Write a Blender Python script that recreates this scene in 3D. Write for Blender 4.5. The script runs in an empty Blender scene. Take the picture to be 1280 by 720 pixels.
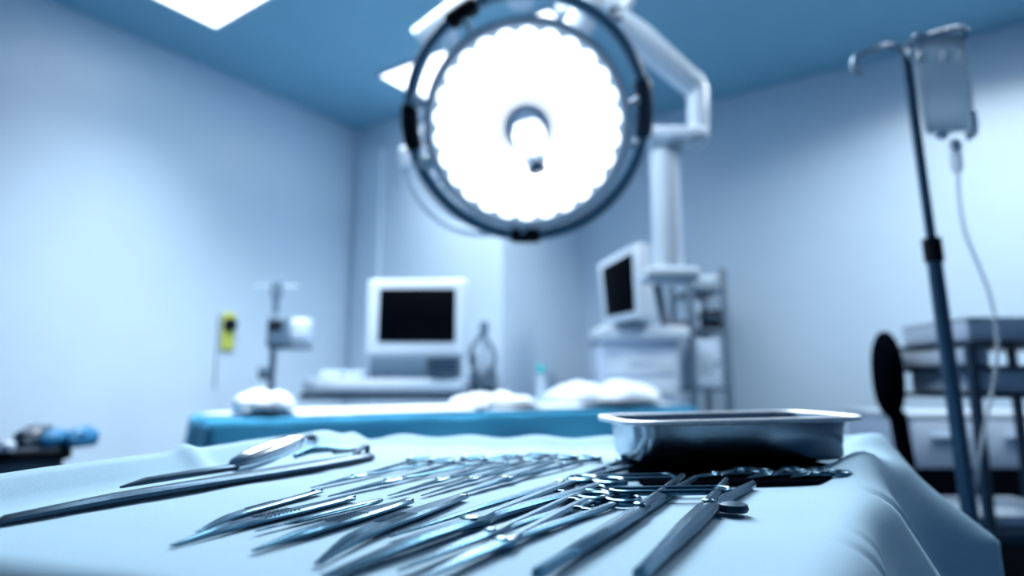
import bpy, bmesh, math, random
from mathutils import Vector, Matrix, noise
random.seed(7)
PI = math.pi
SC = bpy.context.scene
COL = SC.collection
F = 782.0                       # focal length in pixels of the 1280 px frame
PITCH = math.atan(121 / F)
YAW = math.radians(34.7)
EYE = 1.02
CEIL = 3.0
TAB = 0.93                      # instrument table height

# ---------------------------------------------------------------- frames
# K frame: x to the right, y forward, z up, origin on the floor below the camera.
def K(px, py, dh):
    dv = F * math.cos(PITCH) - (360 - py) * math.sin(PITCH)
    up = F * math.sin(PITCH) + (360 - py) * math.cos(PITCH)
    return Vector((dh * (px - 640) / dv, dh, EYE + dh * up / dv))
def KZ(px, py, z):
    dv = F * math.cos(PITCH) - (360 - py) * math.sin(PITCH)
    up = F * math.sin(PITCH) + (360 - py) * math.cos(PITCH)
    return K(px, py, (z - EYE) * dv / up)
RZ = Matrix.Rotation(YAW, 4, 'Z')
def W(k): return RZ @ Vector(k)

# ---------------------------------------------------------------- materials
def mat(name, col, rough=0.5, metal=0.0, bump=0.0, scale=40.0, var=0.04, spec=0.5, emit=None, estr=0.0, trans=0.0, alpha=1.0, coat=0.0, stretch=None, ior=1.45):
    m = bpy.data.materials.new(name); m.use_nodes = True
    nt = m.node_tree; b = nt.nodes['Principled BSDF']
    tc = nt.nodes.new('ShaderNodeTexCoord'); mp = nt.nodes.new('ShaderNodeMapping')
    nt.links.new(tc.outputs['Object'], mp.inputs['Vector'])
    if stretch: mp.inputs['Scale'].default_value = stretch
    n = nt.nodes.new('ShaderNodeTexNoise'); n.inputs['Scale'].default_value = scale; n.inputs['Detail'].default_value = 4
    nt.links.new(mp.outputs['Vector'], n.inputs['Vector'])
    r = nt.nodes.new('ShaderNodeValToRGB')
    r.color_ramp.elements[0].position = 0.3; r.color_ramp.elements[1].position = 0.7
    r.color_ramp.elements[0].color = tuple(c * (1 - var) for c in col) + (1,)
    r.color_ramp.elements[1].color = tuple(min(1, c * (1 + var)) for c in col) + (1,)
    nt.links.new(n.outputs['Fac'], r.inputs['Fac']); nt.links.new(r.outputs['Color'], b.inputs['Base Color'])
    b.inputs['Roughness'].default_value = rough; b.inputs['Metallic'].default_value = metal
    b.inputs['Specular IOR Level'].default_value = spec
    b.inputs['IOR'].default_value = ior
    if coat: b.inputs['Coat Weight'].default_value = coat
    if trans: b.inputs['Transmission Weight'].default_value = trans
    if alpha < 1: b.inputs['Alpha'].default_value = alpha
    if bump:
        bp = nt.nodes.new('ShaderNodeBump'); bp.inputs['Strength'].default_value = bump; bp.inputs['Distance'].default_value = 0.002
        nt.links.new(n.outputs['Fac'], bp.inputs['Height']); nt.links.new(bp.outputs['Normal'], b.inputs['Normal'])
    if emit:
        b.inputs['Emission Color'].default_value = tuple(emit) + (1,); b.inputs['Emission Strength'].default_value = estr
    return m

M = {}
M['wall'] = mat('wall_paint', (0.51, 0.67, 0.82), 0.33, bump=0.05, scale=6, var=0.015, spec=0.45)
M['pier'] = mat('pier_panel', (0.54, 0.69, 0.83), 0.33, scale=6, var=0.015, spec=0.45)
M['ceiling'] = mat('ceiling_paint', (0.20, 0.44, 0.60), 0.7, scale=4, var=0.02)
M['floor'] = mat('floor_vinyl', (0.012, 0.05, 0.11), 0.35, scale=12, var=0.25)
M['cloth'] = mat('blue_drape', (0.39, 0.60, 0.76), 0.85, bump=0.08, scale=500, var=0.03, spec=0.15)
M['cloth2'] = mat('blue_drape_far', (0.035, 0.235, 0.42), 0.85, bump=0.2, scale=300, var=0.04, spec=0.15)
M['steel'] = mat('surgical_steel', (0.055, 0.14, 0.215), 0.24, 1.0, bump=0.05, scale=300, var=0.06)
M['steel_dark'] = mat('dark_steel', (0.035, 0.07, 0.11), 0.40, 1.0, scale=200, var=0.1)
M['pan'] = mat('brushed_pan_steel', (0.33, 0.41, 0.49), 0.24, 1.0, bump=0.04, scale=60, var=0.05, stretch=(1, 1, 12))
M['white'] = mat('white_enamel', (0.54, 0.66, 0.79), 0.35, scale=8, var=0.02, coat=0.2)
M['white2'] = mat('white_plastic', (0.48, 0.61, 0.78), 0.45, scale=10, var=0.02)
M['linen'] = mat('white_linen', (0.66, 0.77, 0.88), 0.9, bump=0.3, scale=200, var=0.02)
M['grey'] = mat('grey_blue_plastic', (0.09, 0.155, 0.23), 0.45, scale=10, var=0.05)
M['pale'] = mat('pale_grey_metal', (0.45, 0.58, 0.70), 0.4, 0.3, scale=10, var=0.04)
M['ring'] = mat('slate_blue_handle', (0.06, 0.17, 0.28), 0.35, scale=10, var=0.05)
M['black'] = mat('black_rubber', (0.003, 0.005, 0.010), 0.6, scale=30, var=0.2, spec=0.15)
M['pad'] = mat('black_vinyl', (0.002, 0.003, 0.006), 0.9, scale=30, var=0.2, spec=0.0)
M['cover'] = mat('translucent_handle_cover', (0.62, 0.71, 0.80), 0.6, trans=0.10, scale=30, var=0.02, ior=1.15)
M['rimsteel'] = mat('satin_rim_steel', (0.70, 0.77, 0.84), 0.45, 1.0, scale=200, var=0.04)
M['cup'] = mat('bright_steel', (0.62, 0.70, 0.78), 0.22, 1.0, scale=200, var=0.04)
M['screen'] = mat('dark_screen', (0.0005, 0.001, 0.003), 0.4, scale=30, var=0.2, spec=0.04)
M['navy'] = mat('navy_paint', (0.008, 0.03, 0.065), 0.4, scale=20, var=0.1)
M['poledark'] = mat('dark_pole_steel', (0.035, 0.09, 0.16), 0.3, 0.5, scale=20, var=0.1)
M['polelight'] = mat('light_pole_steel', (0.30, 0.42, 0.54), 0.3, 0.6, scale=20, var=0.1)
M['bluebag'] = mat('blue_plastic_sack', (0.006, 0.13, 0.30), 0.5, bump=0.3, scale=40, var=0.1)
M['yellow'] = mat('yellow_tag', (0.55, 0.62, 0.10), 0.6, scale=20, var=0.05)
M['teal'] = mat('teal_cap', (0.0, 0.42, 0.48), 0.4, scale=20, var=0.05)
M['led'] = mat('lit_led', (0.9, 0.95, 1.0), 0.4, emit=(0.93, 0.97, 1.0), estr=2.6)
M['ledplate'] = mat('lit_lamp_plate', (0.8, 0.85, 0.9), 0.4, emit=(0.90, 0.95, 1.0), estr=0.95)
M['ledoff'] = mat('unlit_led', (0.55, 0.66, 0.78), 0.3, scale=20)
M['panel'] = mat('lit_ceiling_panel', (0.9, 0.95, 1.0), 0.5, emit=(0.93, 0.97, 1.0), estr=3.5)
M['clear'] = mat('clear_vinyl', (0.85, 0.93, 1.0), 0.12, trans=0.60, scale=20, var=0.01, spec=0.6, ior=1.12)
M['liquid'] = mat('saline', (0.75, 0.88, 0.97), 0.06, trans=0.9, scale=20, var=0.01, ior=1.18)

# ---------------------------------------------------------------- mesh builder
class MB:
    def __init__(s): s.bm = bmesh.new()
    def box(s, c, size, bev=0.0, rz=0.0, seg=2, mtx=None):
        b = bmesh.new(); bmesh.ops.create_cube(b, size=1)
        for v in b.verts: v.co = Vector((v.co.x * size[0], v.co.y * size[1], v.co.z * size[2]))
        if bev: bmesh.ops.bevel(b, geom=b.edges[:], offset=bev, segments=seg, affect='EDGES', profile=0.5)
        m = Matrix.Translation(c) @ (mtx if mtx is not None else Matrix.Rotation(rz, 4, 'Z'))
        s.merge(b, m); return s
    def merge(s, b, m=None):
        if m is not None: b.transform(m)
        me = bpy.data.meshes.new('t'); b.to_mesh(me); b.free(); s.bm.from_mesh(me); bpy.data.meshes.remove(me)
    def tube(s, pts, rad, n=10, closed=False, flat=1.0, flatz=None):
        """sweep; rad scalar or list of r or (width, height); a flat section keeps its height along z when flatz is set"""
        pts = [Vector(p) for p in pts]; N = len(pts)
        if not isinstance(rad, (list, tuple)): rad = [rad] * N
        rings = []; prev = None
        for i, p in enumerate(pts):
            a = pts[i - 1] if (i > 0 or closed) else p
            c = pts[(i + 1) % N] if (i < N - 1 or closed) else p
            t = (c - a).normalized()
            if flatz: up = Vector((0, 0, 1))
            else:
                up = prev if prev is not None else (Vector((0, 0, 1)) if abs(t.z) < 0.9 else Vector((1, 0, 0)))
            x = t.cross(up)
            if x.length < 1e-6: x = t.cross(Vector((0, 1, 0)))
            x.normalize(); y = x.cross(t).normalized(); prev = y
            r = rad[i]; w, h = (r if isinstance(r, (list, tuple)) else (r, r * flat))
            rings.append([s.bm.verts.new(p + x * math.cos(2 * PI * k / n) * w + y * math.sin(2 * PI * k / n) * h) for k in range(n)])
        for i in range(N if closed else N - 1):
            A, B = rings[i], rings[(i + 1) % N]
            for k in range(n): s.bm.faces.new((A[k], A[(k + 1) % n], B[(k + 1) % n], B[k]))
        if not closed:
            s.bm.faces.new(rings[0][::-1]); s.bm.faces.new(rings[-1])
        return s
    def lathe(s, prof, c=(0, 0, 0), axis=(0, 0, 1), n=32):
        ax = Vector(axis).normalized(); q = Vector((0, 0, 1)).rotation_difference(ax); c = Vector(c)
        rings = []
        for r, z in prof:
            if r < 1e-6: rings.append([s.bm.verts.new(c + q @ Vector((0, 0, z)))])
            else: rings.append([s.bm.verts.new(c + q @ Vector((r * math.cos(2 * PI * k / n), r * math.sin(2 * PI * k / n), z))) for k in range(n)])
        for A, B in zip(rings, rings[1:]):
            for k in range(n):
                k2 = (k + 1) % n
                if len(A) == 1 and len(B) == 1: continue
                if len(A) == 1: s.bm.faces.new((A[0], B[k2], B[k]))
                elif len(B) == 1: s.bm.faces.new((A[k], A[k2], B[0]))
                else: s.bm.faces.new((A[k], A[k2], B[k2], B[k]))
        return s
    def cyl(s, p0, p1, r, r2=None, n=20):
        p0, p1 = Vector(p0), Vector(p1); L = (p1 - p0).length; r2 = r if r2 is None else r2
        return s.lathe([(0, 0), (r, 0), (r2, L), (0, L)], p0, p1 - p0, n)
    def grid(s, fn, nu, nv):
        V = [[s.bm.verts.new(fn(i / nu, j / nv)) for j in range(nv + 1)] for i in range(nu + 1)]
        for i in range(nu):
            for j in range(nv): s.bm.faces.new((V[i][j], V[i + 1][j], V[i + 1][j + 1], V[i][j + 1]))
        return s
    def prism(s, poly, z0, z1, bev=0.0):
        b = bmesh.new(); vs = [b.verts.new((x, y, z0)) for x, y in poly]; f = b.faces.new(vs)
        r = bmesh.ops.extrude_face_region(b, geom=[f])
        for e in r['geom']:
            if isinstance(e, bmesh.types.BMVert): e.co.z = z1
        bmesh.ops.recalc_face_normals(b, faces=b.faces[:])
        if bev: bmesh.ops.bevel(b, geom=b.edges[:], offset=bev, segments=2, affect='EDGES', profile=0.5)
        s.merge(b); return s
    def build(s, name, material, parent=None, smooth=True, angle=40, recalc=True):
        if recalc: bmesh.ops.recalc_face_normals(s.bm, faces=s.bm.faces[:])
        me = bpy.data.meshes.new(name); s.bm.to_mesh(me); s.bm.free()
        me.materials.append(M[material] if isinstance(material, str) else material)
        if smooth:
            me.shade_smooth()
            try: me.set_sharp_from_angle(angle=math.radians(angle))
            except Exception: pass
        o = bpy.data.objects.new(name, me); COL.objects.link(o)
        if parent is not None: o.parent = parent
        return o

def tag(o, label=None, cat=None, group=None, kind=None):
    if label: o['label'] = label
    if cat: o['category'] = cat
    if group: o['group'] = group
    if kind: o['kind'] = kind
    return o
def thing(name, label, cat, k=(0, 0, 0), rot=0.0, group=None):
    """an Empty at K-frame point k, turned by rot from the camera's heading"""
    o = bpy.data.objects.new(name, None); COL.objects.link(o)
    o.empty_display_size = 0.05
    o.location = W(k); o.rotation_euler = (0, 0, YAW + rot)
    return tag(o, label, cat, group)
class Frame:
    """turns K-frame points into a thing's local coordinates"""
    def __init__(s, k, rot=0.0): s.k = Vector(k); s.m = Matrix.Rotation(-rot, 3, 'Z')
    def __call__(s, p): return s.m @ (Vector(p) - s.k)
def place(o, k, rot=0.0):
    o.location = W(k); o.rotation_euler = (0, 0, YAW + rot); return o
def sm(a, b, x):
    t = max(0, min(1, (x - a) / (b - a))); return t * t * (3 - 2 * t)
def spline(P, n=8):
    P = [Vector(p) for p in P]; out = []
    for i in range(len(P) - 1):
        a = P[max(i - 1, 0)]; b = P[i]; c = P[i + 1]; d = P[min(i + 2, len(P) - 1)]
        for k in range(n):
            t = k / n
            out.append(0.5 * ((2 * b) + (c - a) * t + (2 * a - 5 * b + 4 * c - d) * t * t + (3 * b - a - 3 * c + d) * t ** 3))
    out.append(P[-1]); return out

# ---------------------------------------------------------------- room (world axes)
XL, XR, YB, YN, YP, XP = -3.68, 3.4, 4.24, -2.6, 3.15, -2.25
def slab(name, lo, hi, m):
    b = MB(); c = [(a + d) / 2 for a, d in zip(lo, hi)]; b.box(c, [d - a for a, d in zip(lo, hi)])
    return tag(b.build(name, m, smooth=False), kind='structure')
slab('floor', (XL, YN, -0.1), (XR, YB, 0), 'floor')
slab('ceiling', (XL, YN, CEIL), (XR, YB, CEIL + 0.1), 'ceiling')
slab('wall_left', (XL - 0.1, YN, 0), (XL, YB, CEIL), 'wall')
slab('wall_back', (XP, YB, 0), (XR, YB + 0.1, CEIL), 'wall')
slab('wall_right', (XR, YN, 0), (XR + 0.1, YB, CEIL), 'wall')
slab('wall_near', (XL, YN - 0.1, 0), (XR, YN, CEIL), 'wall')
slab('wall_recess', (XL, YP, 0), (XP, YB, CEIL), 'pier')
slab('trim_1', (XL + 0.09, YP - 0.035, 0), (XL + 0.33, YP, 2.78), 'pier')
slab('baseboard_left', (XL, YN, 0), (XL + 0.015, YP - 0.04, 0.1), 'navy')
slab('baseboard_back', (XP, YB - 0.015, 0), (XR, YB, 0.1), 'navy')

# ---------------------------------------------------------------- ceiling panels
def area(name, loc, rot, sx, sy, power, col=(0.94, 0.985, 1.0), spread=PI, shape='RECTANGLE', parent=None):
    l = bpy.data.lights.new(name, 'AREA'); l.shape = shape; l.size = sx
    if shape == 'RECTANGLE': l.size_y = sy
    l.energy = power; l.color = col; l.spread = spread
    o = bpy.data.objects.new(name, l); COL.objects.link(o); o.location = loc; o.rotation_euler = rot
    if parent is not None: o.parent = parent
    return o
def ceiling_panel(x0, x1, y0, y1, label, power, spread=98):
    t = bpy.data.objects.new('ceiling_light', None); COL.objects.link(t)
    cx, cy = (x0 + x1) / 2, (y0 + y1) / 2; t.location = (cx, cy, CEIL)
    tag(t, label, 'ceiling light', 'square lit ceiling panels')
    w, d = x1 - x0, y1 - y0
    b = MB(); f = 0.018
    b.box((0, d / 2 + f / 2, -0.008), (w + 2 * f, f, 0.016), 0.002); b.box((0, -d / 2 - f / 2, -0.008), (w + 2 * f, f, 0.016), 0.002)
    b.box((w / 2 + f / 2, 0, -0.008), (f, d, 0.016), 0.002); b.box((-w / 2 - f / 2, 0, -0.008), (f, d, 0.016), 0.002)
    b.build('frame', 'white', t)
    b = MB(); b.box((0, 0, -0.005), (w, d, 0.01), 0.002); b.build('diffuser', 'panel', t)
    area('panel_glow', (0, 0, -0.02), (0, 0, 0), w, d, power, spread=math.radians(spread), parent=t)
ceiling_panel(-3.19, -1.95, 1.11, 1.71, 'lit ceiling panel at the top left edge of the photo', 42)
ceiling_panel(-2.85, -1.58, 2.625, 3.08, 'lit ceiling panel seen behind the round surgical lamp', 20)
ceiling_panel(-0.1, 1.15, 2.85, 3.4, 'lit ceiling panel over the right of the room', 58, 150)
ceiling_panel(-1.86, -0.62, 1.2, 1.8, 'unseen ceiling panel added to light the near instrument table, out of the frame', 40, 140)  # added panel, unseen; key light for the table and wash for the back wall

# ---------------------------------------------------------------- draped cloth
def drape(quad, z, drop, nu, nv, flare=0.18, rim=None, folds=None, bend=0.02, wr=0.0015, seed=0, org=(0, 0)):
    A, B, C, D = [Vector(q) for q in quad]   # A->B left side, B->C far side, C->D right side, D->A near side (u: left to right, v: near to far)
    wU = ((C - B).length + (D - A).length) / 2; wV = ((B - A).length + (C - D).length) / 2
    dU = ((C - B).normalized() + (D - A).normalized()).normalized(); dV = ((B - A).normalized() + (C - D).normalized()).normalized()
    ex = drop + 0.03
    def remap(t, w):     # even share of samples: skirt, edge, top
        tot = w + 2 * ex; x = t * tot - ex
        return x
    def fn(a, b):
        x = remap(a, wU); y = remap(b, wV)
        cu = max(0, min(1, x / wU)); cv = max(0, min(1, y / wV))
        p = (A.lerp(D, cu)).lerp(B.lerp(C, cu), cv)
        eu = x - cu * wU; ev = y - cv * wV
        e = math.hypot(eu, ev)
        zz = z
        if rim: zz += rim(min(cu, 1), cv, x, y, wU, wV)
        off = Vector((0, 0))
        if e > 1e-6:
            n = (dU * eu + dV * ev).normalized()
            L = PI / 2 * bend
            if e < L:
                h = bend * math.sin(e / bend); dz = bend * (1 - math.cos(e / bend))
            else:
                h = bend + (e - L) * math.sin(flare); dz = bend + (e - L) * math.cos(flare)
            if folds:
                fo, fz = folds(cu, cv, eu, ev, e, p); h += fo; dz -= fz
            off = n * h; zz -= dz
        q = p + off
        w = noise.noise(Vector((q.x * 9 + seed, q.y * 9, zz * 9))) * wr + noise.noise(Vector((q.x * 30 + seed, q.y * 30, zz * 5))) * wr * 0.35
        return Vector((q.x - org[0], q.y - org[1], zz + w))
    b = MB(); b.grid(fn, nu, nv); return b

# instrument table under the front drape
QA, QB, QC, QD = (-0.400, 0.402), (-0.25, 1.0), (0.50, 0.88), (0.080, 0.222)
cx0 = (0.03, 0.62)
ft = thing('instrument_table', 'steel instrument table standing beneath the near blue drape', 'table', (cx0[0], cx0[1], 0))
def ins(q, k=0.94): return (cx0[0] + (q[0] - cx0[0]) * k - cx0[0], cx0[1] + (q[1] - cx0[1]) * k - cx0[1])
b = MB(); b.prism([ins(q, 0.975) for q in (QA, QD, QC, QB)], TAB - 0.035, TAB - 0.006, 0.004); b.build('tabletop', 'steel_dark', ft)
for q in (QA, QB, QC, QD):
    x, y = ins(q, 0.86); b = MB(); b.cyl((x, y, 0.05), (x, y, TAB - 0.03), 0.014); lg = b.build('leg', 'poledark', ft)
    b = MB(); b.lathe([(0, 0), (0.012, 0), (0.025, 0.012), (0.025, 0.038), (0.012, 0.05), (0, 0.05)], (x, y - 0.012, 0.025), (1, 0, 0), 16)
    for v in b.bm.verts: v.co.x -= 0.025
    b.build('caster', 'black', lg)

def rim_f(cu, cv, x, y, wU, wV):
    r = 0.0; qf = sm(0.0, 0.12, cu)
    dl = x; df = wV - y; dr = wU - x; dn = y
    r += 0.025 * math.exp(-(dl / 0.014) ** 2) * sm(-0.1, 0.05, cv) * (1 - 0.6 * sm(0.85, 1.0, cv))
    r += (0.006 + 0.006 * qf + 0.004 * cu) * math.exp(-(df / 0.03) ** 2)
    r += 0.010 * math.exp(-(dr / 0.028) ** 2) * sm(0.45, 0.7, cv)
    r += 0.014 * math.exp(-((cv - 0.66) / 0.07) ** 2) * math.exp(-(dr / 0.035) ** 2)
    r += 0.020 * math.exp(-((cv - 0.88) / 0.05) ** 2) * math.exp(-(dr / 0.04) ** 2)
    # a soft crease running in from the left rim and shallow creases on the far side
    r += 0.006 * math.exp(-((y - 0.30 - 0.55 * x) / 0.016) ** 2) * math.exp(-(dl / 0.10) ** 2)
    r += 0.0022 * math.sin(cu * 46 + cv * 9) * math.exp(-(df / 0.10) ** 2)
    return r
def folds_f(cu, cv, eu, ev, e, p):
    fo = 0.0; fz = 0.0
    if eu > 0 and ev <= 0 or (eu > 0 and cv > 0.0 and ev == 0):
        # right side: a near fold, a valley and a big flared fold
        fo += (0.72 * min(e, 0.115) - 0.22 * max(0, e - 0.115)) * math.exp(-((cv - 0.80) / 0.085) ** 2)
        fz += 0.20 * min(e, 0.17) * math.exp(-((cv - 0.80) / 0.085) ** 2)
        fo += 0.45 * min(e, 0.20) * math.exp(-((cv - 0.52) / 0.07) ** 2)
        fo += 0.25 * min(e, 0.2) * math.exp(-((cv - 0.22) / 0.12) ** 2)
    per = cu * 7.0 if abs(ev) > abs(eu) else cv * 6.0
    fo += 0.05 * min(e, 0.3) * math.sin(per * 5.1 + 1.0) * sm(0.02, 0.15, e) * 1.6
    return fo, fz
b = drape([QA, QB, QC, QD], TAB, 0.34, 190, 190, flare=0.16, rim=rim_f, folds=folds_f, bend=0.022, wr=0.0016, org=cx0)
cl = b.build('table_drape', 'cloth', None, angle=180)
place(cl, (cx0[0], cx0[1], 0)); tag(cl, 'pale blue surgical drape spread over the near instrument table', 'drape')
for v in cl.data.vertices: pass
sd = cl.modifiers.new('thick', 'SOLIDIFY'); sd.thickness = 0.0012; sd.offset = -1

# ---------------------------------------------------------------- instruments
ZS = TAB + 0.0015
def axis_of(tip, end):
    a = KZ(tip[0], tip[1], ZS); c = KZ(end[0], end[1], ZS)
    d = c - a; return a, d.length, math.atan2(d.y, d.x)
def strip(pts, ws, th, z=0.0):
    """flat bar with rounded section through (x, y) points; ws half widths, th half thickness"""
    b = MB(); sec = ((1, -.35), (1, .35), (.62, 1), (-.62, 1), (-1, .35), (-1, -.35), (-.62, -1), (.62, -1)); R = []
    for i, (x, y) in enumerate(pts):
        a = pts[max(i - 1, 0)]; c = pts[min(i + 1, len(pts) - 1)]; d = Vector((c[0] - a[0], c[1] - a[1], 0)).normalized(); n = Vector((-d.y, d.x, 0))
        f = min(1.0, 0.28 + 0.72 * i / (len(pts) * .22)) * (0.55 if i == len(pts) - 1 else 1)
        R.append([b.bm.verts.new(Vector((x, y, z + th * f)) + n * (ws[i] * u) + Vector((0, 0, th * f * v))) for u, v in sec])
    for A_, B_ in zip(R, R[1:]):
        for k in range(8): b.bm.faces.new((A_[k], A_[(k + 1) % 8], B_[(k + 1) % 8], B_[k]))
    b.bm.faces.new(R[0]); b.bm.faces.new(R[-1][::-1]); return b

def hemostat(tip, end, label, group, curve=0.0, ring=0.0125, width=1.0, gap=0.0, name='hemostat', jaw=0.27, m='steel', ring_flat=1.0, spread=1.0, zlift=0.0, tilt=0.0):
    a, L, ang = axis_of(tip, end)
    t = thing(name, label, {'hemostat': 'forceps', 'surgical_scissors': 'scissors', 'needle_holder': 'needle holder'}[name], (a.x, a.y, ZS + zlift), ang, group)
    th = 0.0016 * width; xp = L * jaw
    for k in (-1, 1):
        n = 26; pts = []; ws = []
        for i in range(n + 1):
            s = i / n; x = s * (L - 2 * ring)
            if x < xp:
                u = 1 - x / xp
                y = -k * (0.0012 + gap * u) * min(1, (xp - x) / (0.15 * xp)) + curve * u * u
                w = (0.0009 + 0.0026 * (1 - u) ** 0.8) * width
            else:
                u = (x - xp) / (L - 2 * ring - xp)
                y = k * (ring * spread * sm(0, 1, u) * 0.95)
                w = (0.0042 * math.exp(-(u / 0.10) ** 2) + 0.0021 + 0.0004 * math.sin(u * PI)) * width
            pts.append((x, y)); ws.append(w)
        arm = strip(pts, ws, th, 0.0004 + (0.0008 if k > 0 else 0)).build('arm', m, t, angle=28)
        cx = L - ring; cy = k * ring * 1.02 * spread
        rp = [(cx + ring * 1.15 * math.cos(q), cy + ring * ring_flat * math.sin(q), 0.0026) for q in [2 * PI * j / 28 for j in range(28)]]
        MB().tube(rp, [(0.0021 * width, 0.0024 * width)] * 28, 8, closed=True, flatz=True).build('finger_ring', m, arm)
    MB().lathe([(0, 0), (0.0034 * width, 0), (0.0034 * width, 0.0012), (0.002 * width, 0.0020), (0, 0.0020)], (xp, 0, 2 * th + 0.0006), n=16).build('pivot_screw', m, t)
    rb = MB()
    xr = L * 0.80 - ring
    for k in (-1, 1): rb.box((xr + k * 0.002, k * ring * 0.35, 0.0035), (0.0045, ring * 0.75, 0.0022), 0.0006)
    rb.build('ratchet', m, t)
    return t

def tweezers(tip, end, label, group, curve=0.0, width=1.0, gap=0.0016, m='steel', lift=0.0):
    a, L, ang = axis_of(tip, end)
    t = thing('tweezers', label, 'tweezers', (a.x, a.y, ZS + lift), ang, group)
    for k in (-1, 1):
        n = 24; pts = []; ws = []
        for i in range(n + 1):
            s = i / n; x = s * L
            y = k * (0.0006 + gap * 2.2 * math.sin(min(1, (1 - s) * 1.25) * PI * 0.5) * (0.35 + 0.65 * sm(0, 0.25, s))) + curve * (1 - s / 0.5) ** 2 * (1 if s < 0.5 else 0)
            w = (0.0007 + 0.0020 * sm(0.0, 0.45, s) + 0.0012 * sm(0.3, 0.6, s) - 0.0012 * sm(0.8, 1.0, s)) * width
            if k > 0: x *= 1.0
            pts.append((x, y)); ws.append(w)
        arm = strip(pts, ws, 0.0014 * width, 0.0004 if k > 0 else 0.0008).build('arm', m, t, angle=28)
        g = MB()
        for j in range(9):
            x = L * 0.42 + j * 0.0035; y = k * (0.0006 + gap * 2.2)
            g.box((x, y, 0.0033 * width), (0.0011, 0.0045 * width, 0.0007))
        g.build('grip_ridges', m, arm)
    MB().box((L - 0.004, 0, 0.0025), (0.010, 0.0055 * width, 0.0042), 0.0012).build('joint', m, t)
    return t

def scalpel(tip, end, label, group, width=1.0):
    a, L, ang = axis_of(tip, end)
    t = thing('scalpel', label, 'scalpel', (a.x, a.y, ZS), ang, group)
    hb = MB()
    pts = [(L * s, 0) for s in (0.20, 0.24, 0.30, 0.5, 0.8, 0.95, 1.0)]
    hb.tube([(x, y, 0.0022) for x, y in pts], [(0.0012 * width, 0.001), (0.0022 * width, 0.0015), (0.0032 * width, 0.0019), (0.0042 * width, 0.002), (0.0040 * width, 0.002), (0.0036 * width, 0.002), (0.0016, 0.0015)], 8, flatz=True)
    hb.build('handle', 'steel', t)
    MB().prism([(0, 0.0), (L * 0.04, -0.0016 * width), (L * 0.25, -0.0022 * width), (L * 0.25, 0.0018 * width), (L * 0.10, 0.0022 * width), (L * 0.03, 0.0012 * width)], 0.0018, 0.0026, 0.0002).build('blade', 'steel', t)
    return t

G1 = 'tweezers and knives in the near row on the blue drape'
G2 = 'ring handled clamps in the far row on the blue drape'
G3 = 'ring handled clamps at the front of the blue drape'
tweezers((228, 665), (400, 617), 'thin curved steel tweezers, topmost of the short instruments at left', G1, curve=-0.012, width=1.0, gap=0.0008)
tweezers((207, 683), (440, 626), 'steel tweezers whose points reach farthest left in the near row', G1, curve=-0.006, width=1.3, gap=0.0014)
scalpel((318, 669), (477, 629), 'slim straight scalpel lying between two pairs of tweezers', G1, width=0.9)
tweezers((318, 691), (512, 630), 'straight steel tweezers with a blunt squared end, right of the slim scalpel', G1, width=1.35, gap=0.001)
tweezers((366, 703), (580, 624), 'hooked steel tweezers bent down at the tip', G1, curve=-0.016, width=1.4, gap=0.0016)
hemostat((412, 622), (612, 575), 'ring handled clamp at the left end of the far row', G2, width=0.9, ring=0.014)
hemostat((390, 611), (545, 576), 'faint pale clamp farthest back in the far row', G2, width=0.8, ring=0.014)
hemostat((487, 621), (655, 573), 'second ring handled clamp from the left in the far row', G2, width=0.8, ring=0.014)
hemostat((528, 621), (692, 571), 'third ring handled clamp from the left in the far row', G2, width=0.8, ring=0.014)
hemostat((577, 619), (728, 574), 'dark straight clamp in the far row, just left of the long broad one', G2, width=1.15, ring=0.013, name='hemostat')
hemostat((490, 673), (806, 577), 'long broad clamp reaching from the near row to the steel pan', G3, width=1.25, jaw=0.5, ring=0.0135)
hemostat((402, 724), (752, 604), 'large curved scissors at the bottom centre, tips leaving the frame', G3, width=1.75, jaw=0.36, curve=-0.003, gap=0.0012, ring=0.0125, name='surgical_scissors')
hemostat((500, 716), (762, 615), 'narrow clamp lying just right of the large scissors', G3, width=1.1, jaw=0.3, ring=0.0115)
hemostat((520, 731), (768, 625), 'second narrow clamp lying right of the large scissors, nearest of the pair', G3, width=1.25, jaw=0.3, ring=0.0115)

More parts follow.
